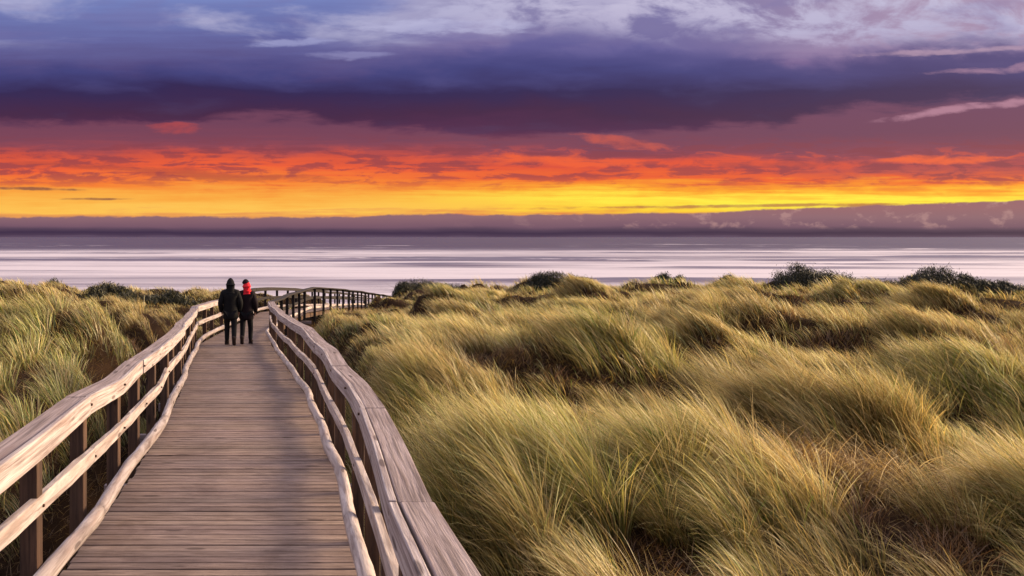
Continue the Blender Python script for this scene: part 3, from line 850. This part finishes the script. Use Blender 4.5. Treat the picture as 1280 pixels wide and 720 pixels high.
def person(x, y, H, phase, coat_mat, label, red, armout, rz):
    s = H/1.75
    root = empty('person', (x, y, float(deck_z(y))), None, rz)
    root.scale = (s, s, s)
    tag(root, label, 'person', 'walkers on the boardwalk')
    f = phase   # +1: left foot forward
    L = {}
    L['pel'] = ((0, 0, .93), .135, .10); L['bel'] = ((0, 0, 1.12), .125, .095); L['che'] = ((0, -.01, 1.32), .155, .105)
    L['nek'] = ((0, .0, 1.47), .058, .058); L['jaw'] = ((0, .025, 1.54), .068, .072); L['hed'] = ((0, .02, 1.63), .080, .095); L['top'] = ((0, .01, 1.70), .055, .065); L['tip'] = ((0, .01, 1.735), .02, .02)
    E = [('pel', 'bel'), ('bel', 'che'), ('che', 'nek'), ('nek', 'jaw'), ('jaw', 'hed'), ('hed', 'top'), ('top', 'tip')]
    for sd, n in ((-1, 'l'), (1, 'r')):
        fw = f*sd*-1
        L['hip'+n] = ((sd*.085, 0, .86), .088, .088)
        L['kne'+n] = ((sd*.095, .06+.10*fw, .48), .058, .058)
        L['ank'+n] = ((sd*.095, .16*fw-.02, .10 if fw > 0 else .13), .040, .040)
        L['hee'+n] = ((sd*.098, .16*fw+.03, .05 if fw > 0 else .065), .032, .030)
        L['toe'+n] = ((sd*.105, .16*fw+.13, .045), .028, .022)
        E += [('pel', 'hip'+n), ('hip'+n, 'kne'+n), ('kne'+n, 'ank'+n), ('ank'+n, 'hee'+n), ('hee'+n, 'toe'+n)]
        ao = armout if sd == -1 else 1
        ux = .245; wx = .23
        L['sho'+n] = ((sd*.175, 0, 1.40), .062, .062)
        L['elb'+n] = ((sd*ux, -.05, 1.13), .045, .045)
        L['wri'+n] = ((sd*wx, .09, .93), .030, .030)
        L['pal'+n] = ((sd*.225, .125, .86), .036, .018)
        E += [('che', 'sho'+n), ('sho'+n, 'elb'+n), ('elb'+n, 'wri'+n), ('wri'+n, 'pal'+n)]
        for q in range(4):
            L[f'f{q}'+n] = ((sd*.222, .10+.018*q, .80), .0095, .0095); L[f'g{q}'+n] = ((sd*.205, .108+.018*q, .765-.006*(1.5-abs(q-1.5))), .008, .008)
            E += [('pal'+n, f'f{q}'+n), (f'f{q}'+n, f'g{q}'+n)]
        L['tha'+n] = ((sd*.195, .155, .85), .011, .011); L['thb'+n] = ((sd*.185, .17, .81), .009, .009)
        E += [('pal'+n, 'tha'+n), ('tha'+n, 'thb'+n)]
    L['nos'] = ((0, .118, 1.61), .012, .016); E += [('hed', 'nos')]
    skin_mesh('body', L, E, M_SKIN, root)
    # coat with sleeves
    K = {'hm': ((0, 0, .66), .215, .15), 'hem': ((0, .0, .76), .225, .16), 'wai': ((0, 0, 1.02), .205, .15), 'che': ((0, -.01, 1.25), .215, .155), 'sh': ((0, -.005, 1.41), .165, .12), 'col': ((0, .0, 1.51), .085, .085)}
    E = [('hm', 'hem'), ('hem', 'wai'), ('wai', 'che'), ('che', 'sh'), ('sh', 'col')]
    for sd, n in ((-1, 'l'), (1, 'r')):
        K['s'+n] = ((sd*.175, 0, 1.38), .095, .095); K['e'+n] = ((sd*.265, -.05, 1.12), .078, .078); K['w'+n] = ((sd*.24, .075, .92), .062, .062); K['v'+n] = ((sd*.232, .105, .88), .055, .055)
        E += [('sh', 's'+n), ('s'+n, 'e'+n), ('e'+n, 'w'+n), ('w'+n, 'v'+n)]
    skin_mesh('coat', K, E, coat_mat, root, root=2)
    K = {'p': ((0, 0, .92), .15, .115)}; E = []
    for sd, n in ((-1, 'l'), (1, 'r')):
        for k in ('hip', 'kne', 'ank'):
            q = L[k+n]; K[k+n] = (q[0], q[1]+(.018 if k != 'ank' else .024), q[2]+(.018 if k != 'ank' else .024))
        E += [('p', 'hip'+n), ('hip'+n, 'kne'+n), ('kne'+n, 'ank'+n)]
    skin_mesh('trousers', K, E, M_DARK, root)
    for sd, n in ((-1, 'l'), (1, 'r')):
        a, h_, t = L['ank'+n][0], L['hee'+n][0], L['toe'+n][0]
        skin_mesh('boot', {'z': ((a[0], a[1], a[2]+.16), .06, .06), 'a': (a, .056, .056), 'h': ((h_[0], h_[1]-.01, h_[2]+.012), .060, .056), 't': ((t[0], t[1]+.02, t[2]+.012), .052, .046), 'u': ((t[0], t[1]+.06, t[2]+.01), .03, .03)}, [('z', 'a'), ('a', 'h'), ('h', 't'), ('t', 'u')], M_BOOT, root, root=1)
    if red:
        skin_mesh('hood', {'z': ((.02, -.02, 1.43), .09, .08), 'a': ((.015, -.02, 1.49), .11, .10), 'b': ((.012, -.02, 1.58), .112, .118), 'c': ((.01, -.005, 1.66), .10, .105), 'd': ((.0, 0, 1.72), .06, .06), 'e': ((0, 0, 1.75), .02, .02)}, [('z', 'a'), ('a', 'b'), ('b', 'c'), ('c', 'd'), ('d', 'e')], M_RED, root, root=1)
        skin_mesh('cap', {'y': ((-.02, .0, 1.635), .116, .122), 'a': ((-.015, .0, 1.71), .10, .105), 'b': ((-.02, .0, 1.765), .065, .07), 'c': ((-.02, 0, 1.79), .02, .02)}, [('y', 'a'), ('a', 'b'), ('b', 'c')], M_PLUM, root)
        skin_mesh('scarf', {'a': ((.0, -.11, 1.47), .045, .03), 'b': ((.06, -.12, 1.46), .045, .03), 'c': ((.11, -.08, 1.465), .04, .03), 'd': ((.10, .02, 1.48), .035, .03)}, [('a', 'b'), ('b', 'c'), ('c', 'd')], M_RED, root)
    else:
        skin_mesh('hood', {'z': ((0, -.02, 1.42), .10, .09), 'a': ((0, -.02, 1.49), .115, .105), 'b': ((0, -.01, 1.59), .122, .128), 'c': ((0, .0, 1.68), .105, .112), 'd': ((0, .005, 1.74), .065, .07), 'e': ((0, .005, 1.775), .02, .02)}, [('z', 'a'), ('a', 'b'), ('b', 'c'), ('c', 'd'), ('d', 'e')], M_BLACK, root, root=1)
    for sx_ in (-1, 1):
        vs, fs = [], []
        me = bpy.data.meshes.new('eye'); bm = bmesh.new(); bmesh.ops.create_uvsphere(bm, u_segments=8, v_segments=6, radius=.011); bm.to_mesh(me); bm.free()
        me.materials.append(M_HAIR); e = bpy.data.objects.new('eye', me); C.objects.link(e); e.parent = root; e.location = (sx_*.032, .104, 1.635)
    return root
person(-1.93, 18.9, 1.76, 1, M_BLACK, 'walker in a black hooded coat, left of the pair, seen from behind', False, 1, R(4))
person(-1.53, 19.1, 1.71, -1, M_PLUM, 'walker with a red hood and scarf over a dark coat, seen from behind', True, 1, R(-3))

# ------------------------------------------------------------------ sky
SUN_AZ, SUN_EL = R(80), R(16)       # to the right of straight ahead
w = bpy.data.worlds.new('World'); bpy.context.scene.world = w; w.use_nodes = True
t = w.node_tree; t.nodes.clear(); g = NT(t)
d = g.n('ShaderNodeTexCoord').outputs['Generated']
sp = g.n('ShaderNodeSeparateXYZ'); g.put(sp.inputs[0], d)
dx, dy, dz = sp.outputs
ay = g.m('MAXIMUM', g.m('ABSOLUTE', dy), .22)
# the deck of cloud seen in perspective: U across, V up, both as tangents
U = g.div(dx, ay); Vv = g.div(dz, ay)
PX = g.add(g.mul(U, 900), 380)      # handy units: 900 to a tangent of one
PV = g.mul(Vv, 900)
un = g.m('MULTIPLY_ADD', PX, 1/1600, 160/1600, clamp=True)    # -160..1440 -> 0..1
def cu(pts, scale=320.0):
    return g.mul(g.curve(un, [((x+160)/1600, v/320) for x, v in pts]), scale)
wide = g.comb(g.mul(PX, .0035), g.mul(PV, .016), 0.0)
n_w = g.sub(g.noise(wide, 1, 6, .55, .4), .5)
fine = g.comb(g.mul(PX, .0085), g.mul(PV, .034), 5.0)
n_f = g.sub(g.noise(fine, 1, 6, .52, .3), .5)
puff = g.comb(g.mul(PX, .03), g.mul(PV, .05), 9.0)
n_p = g.sub(g.noise(puff, 1, 6, .6, .2), .5)
strk = g.comb(g.mul(PX, .005), g.mul(PV, .14), 2.0)
n_s = g.sub(g.noise(strk, 1, 5, .6, .3), .5)
tear = g.comb(g.mul(PX, .018), g.mul(PV, .075), 13.0)
n_t = g.sub(g.noise(tear, 1, 7, .62, .4), .5)
bill = g.comb(g.mul(PX, .009), g.mul(PV, .019), 21.0)
n_b = g.sub(g.noise(bill, 1, 7, .6, .35), .5)
# glow under the cloud deck
vv = g.add(PV, g.add(g.add(g.mul(n_w, 26), g.mul(n_s, 34)), g.mul(n_t, 16)))
left = g.ramp(g.div(vv, 320), [(0, lin(95, 62, 80)), (26/320, lin(240, 160, 80)), (34/320, lin(255, 196, 82)), (52/320, lin(252, 170, 62)), (66/320, lin(248, 128, 44)), (84/320, lin(240, 92, 48)),
    (104/320, lin(205, 74, 56)), (122/320, lin(140, 62, 78)), (150/320, lin(100, 54, 86)), (200/320, lin(82, 62, 112)), (245/320, lin(100, 100, 158)), (1, lin(124, 140, 200))])
right = g.ramp(g.div(vv, 320), [(0, lin(110, 75, 90)), (22/320, lin(225, 110, 70)), (34/320, lin(255, 205, 50)), (46/320, lin(255, 238, 66)), (60/320, lin(254, 160, 34)), (72/320, lin(240, 96, 40)),
    (88/320, lin(222, 76, 50)), (102/320, lin(150, 62, 76)), (130/320, lin(120, 66, 92)), (170/320, lin(112, 72, 108)), (215/320, lin(150, 116, 158)), (262/320, lin(176, 156, 188)), (1, lin(222, 210, 226))])
lr = g.step(380, 800, g.add(PX, g.mul(n_w, 160)))
col = g.mix(lr, left, right)
# pale breaks high up
brk = g.add(PV, g.mul(n_f, 60))
pale = g.mul(g.step(225, 262, brk), g.step(-.02, .14, g.add(g.mul(n_w, 1.0), g.mul(g.step(250, 1150, PX), .30))))
col = g.mix(g.mul(pale, .7), col, lin(190, 186, 216))
# reddish-purple veil between glow and the dark deck
veil = g.mul(g.step(96, 118, g.add(PV, g.mul(n_f, 40))), g.step(215, 150, PV))
col = g.mix(g.mul(veil, .7), col, lin(116, 62, 86))
# mass of dark cloud, upper and lower outline by bearing
up = cu([(-160, 214), (0, 218), (150, 216), (300, 222), (420, 214), (520, 224), (600, 236), (700, 260), (800, 256), (880, 252), (960, 240), (1010, 224), (1080, 230), (1150, 240), (1280, 238), (1440, 226)])
lo = cu([(-160, 144), (0, 145), (230, 142), (300, 152), (360, 155), (420, 144), (540, 134), (640, 131), (760, 132), (850, 134), (960, 143), (1060, 158), (1150, 164), (1280, 180), (1440, 188)])
pv1 = g.add(PV, g.add(g.add(g.mul(n_f, 34), g.mul(n_b, 50)), g.mul(n_p, 12)))
pv2 = g.add(PV, g.add(g.add(g.mul(n_f, 34), g.mul(n_w, 26)), g.mul(n_t, 26)))
mask = g.mul(g.step(g.add(up, 16), g.sub(up, 14), pv1) if False else g.sub(1.0, g.step(g.sub(up, 20), g.add(up, 20), pv1)), g.step(g.sub(lo, 7), g.add(lo, 7), pv2))
body = g.ramp(g.div(g.add(PV, g.add(g.mul(n_f, 34), g.mul(n_w, 34))), 320), [(130/320, lin(86, 34, 72)), (152/320, lin(66, 26, 64)), (182/320, lin(46, 28, 78)), (205/320, lin(64, 62, 122)), (235/320, lin(92, 86, 146)), (262/320, lin(116, 108, 160))])
body = g.mix(g.mul(g.step(750, 1250, PX), .45), body, lin(78, 48, 84))
col = g.mix(g.mul(mask, .95), col, body)
# grey-purple billows riding above it, thinning to the left
bl = g.mul(g.step(-.06, .10, n_b), g.mul(g.step(218, 240, PV), g.step(380, 760, PX)))
col = g.mix(g.mul(bl, .85), col, g.mix(g.step(800, 1200, PX), lin(108, 98, 152), lin(164, 134, 164)))
bl2 = g.mul(g.step(.0, .16, g.mul(n_f, -1)), g.step(225, 250, PV))
col = g.mix(g.mul(bl2, .3), col, lin(120, 112, 165))
# torn mauve strands hanging into the glow
rt = g.mul(g.step(860, 1120, PX), g.mul(g.step(66, 86, g.add(PV, g.mul(n_t, 40))), g.step(130, 100, PV)))
col = g.mix(g.mul(rt, .62), col, lin(146, 68, 84))
st = g.mul(g.step(-.02, .10, g.add(n_t, g.mul(n_s, .5))), g.mul(g.step(54, 80, PV), g.step(135, 105, PV)))
col = g.mix(g.mul(st, .68), col, lin(140, 58, 70))
st2 = g.mul(g.step(.04, .14, g.mul(n_t, -1)), g.mul(g.step(84, 96, PV), g.step(118, 104, PV)))
col = g.mix(g.mul(st2, .45), col, lin(226, 86, 56))
# modelled lumps inside the deck
col = g.mix(g.mul(g.mul(mask, g.step(.0, .3, n_f)), .10), col, lin(120, 104, 150))
# bright lit rims and streaks
def spot(cx, cv, rx, rv, colr, k, slope=0.0, rag=18):
    global col
    a = g.div(g.sub(PX, cx), rx)
    yv = g.sub(g.sub(PV, cv), g.mul(g.sub(PX, cx), slope))
    b2 = g.div(g.add(yv, g.mul(n_f, rag)), rv)
    r2 = g.add(g.mul(a, a), g.mul(b2, b2))
    f = g.mul(g.step(1.15, -.1, g.add(r2, g.add(g.mul(n_t, 3.2), g.mul(n_p, 1.2)))), k)
    col = g.mix(f, col, colr)
spot(214, 136, 32, 7, lin(205, 74, 62), .5, 0, 34)
spot(778, 120, 62, 7, lin(215, 90, 68), .65, -.14, 30)
spot(1165, 96, 95, 6, lin(246, 100, 52), .85)
spot(720, 94, 130, 8, lin(246, 96, 46), .8, -.03)
spot(930, 92, 210, 8, lin(236, 84, 46), .6, -.01)
spot(1215, 164, 130, 7, lin(204, 146, 166), .62, .13, 30)
spot(1250, 212, 100, 7, lin(186, 140, 164), .55, .08, 34)
spot(1190, 232, 150, 4, lin(196, 160, 180), .6, .05, 12)
spot(370, 243, 60, 7, lin(166, 166, 210), .65, 0, 26)
spot(560, 262, 120, 14, lin(190, 188, 222), .65, 0, 46)
spot(430, 226, 70, 5, lin(150, 146, 192), .6, 0, 16)
spot(40, 60, 62, 2.4, lin(122, 62, 62), .8, -.02, 3)
spot(118, 47.5, 62, 2.0, lin(122, 62, 60), .8, 0, 3)
spot(225, 80, 220, 6, lin(165, 66, 58), .6, -.06, 22)
spot(960, 39, 330, 2.6, lin(170, 90, 70), .75, .012, 5)
# low bank standing on the sea
bank = cu([(-160, 24), (0, 24.5), (200, 25.5), (430, 25), (520, 27.5), (700, 28), (860, 30), (960, 34), (1060, 38), (1180, 42), (1280, 46), (1440, 52)])
bm_ = g.sub(1.0, g.step(g.sub(bank, 1.6), g.add(bank, 1.4), g.add(PV, g.add(g.mul(n_p, 9), g.mul(n_s, 2)))))
bc = g.ramp(g.div(g.add(PV, g.mul(n_f, 8)), 60), [(0, lin(94, 74, 98)), (2/60, lin(74, 54, 80)), (5/60, lin(60, 42, 72)), (9/60, lin(84, 62, 86)), (13/60, lin(118, 84, 104)), (24/60, lin(140, 100, 112)), (36/60, lin(150, 100, 108)), (1, lin(150, 90, 104))])
bc = g.mix(g.mul(g.mul(g.step(.02, .16, n_p), g.step(8, 16, PV)), g.mul(g.step(500, 900, PX), .6)), bc, lin(186, 142, 140))
col = g.mix(bm_, col, bc)
col = g.mix(1.0, col, (.46, .46, .46, 1), 'MULTIPLY')
# overhead and behind the viewer: high thin overcast, pale
oh = g.noise(g.comb(g.mul(dx, 2.4), g.mul(dy, 2.4), g.mul(dz, 3.0)), 1, 5, .55)
high = g.mix(oh, (.30, .29, .40, 1), (.68, .61, .64, 1))
col = g.mix(g.step(285, 640, PV), col, high)
back = g.mix(oh, (.17, .17, .26, 1), (.42, .38, .44, 1))
bk = g.mul(g.step(.12, -.35, dy), g.step(.9, .3, dz))
col = g.mix(bk, col, back)
bgc = g.n('ShaderNodeBackground'); g.put(bgc.inputs[0], col); bgc.inputs[1].default_value = 1.0
sky = g.n('ShaderNodeTexSky'); sky.sky_type = 'NISHITA'; sky.sun_disc = False; sky.sun_elevation = SUN_EL; sky.sun_rotation = SUN_AZ
bgs = g.n('ShaderNodeBackground'); g.put(bgs.inputs[0], sky.outputs[0]); bgs.inputs[1].default_value = .08
mx = g.n('ShaderNodeMixShader'); mx.inputs[0].default_value = .975
t.links.new(bgs.outputs[0], mx.inputs[1]); t.links.new(bgc.outputs[0], mx.inputs[2])
out = g.n('ShaderNodeOutputWorld'); t.links.new(mx.outputs[0], out.inputs[0])
w.cycles.sampling_method = 'MANUAL'; w.cycles.sample_map_resolution = 1024

sl = bpy.data.lights.new('sun', 'SUN'); sl.energy = 5; sl.angle = R(20); sl.color = (1, .74, .47)
so = bpy.data.objects.new('sun', sl); C.objects.link(so)
dirv = Vector((math.sin(SUN_AZ)*math.cos(SUN_EL), math.cos(SUN_AZ)*math.cos(SUN_EL), math.sin(SUN_EL)))
so.rotation_euler = dirv.to_track_quat('Z', 'Y').to_euler()
so.location = dirv*100

# ------------------------------------------------------------------ camera
cd = bpy.data.cameras.new('camera'); co = bpy.data.objects.new('camera', cd); C.objects.link(co)
co.location = (0, 0, 0); co.rotation_euler = (R(90), 0, 0)
cd.sensor_width = 36; cd.lens = 36*900/1280
cd.shift_x = 260/1280; cd.shift_y = -64/1280
cd.clip_start = .05; cd.clip_end = 40000
S = bpy.context.scene
S.camera = co
S.view_settings.view_transform = 'Standard'; S.view_settings.look = 'None'; S.view_settings.exposure = 1.12; S.view_settings.gamma = 1
S.cycles.max_bounces = 5; S.cycles.diffuse_bounces = 3; S.cycles.glossy_bounces = 2; S.cycles.transmission_bounces = 3
S.cycles.use_denoising = True
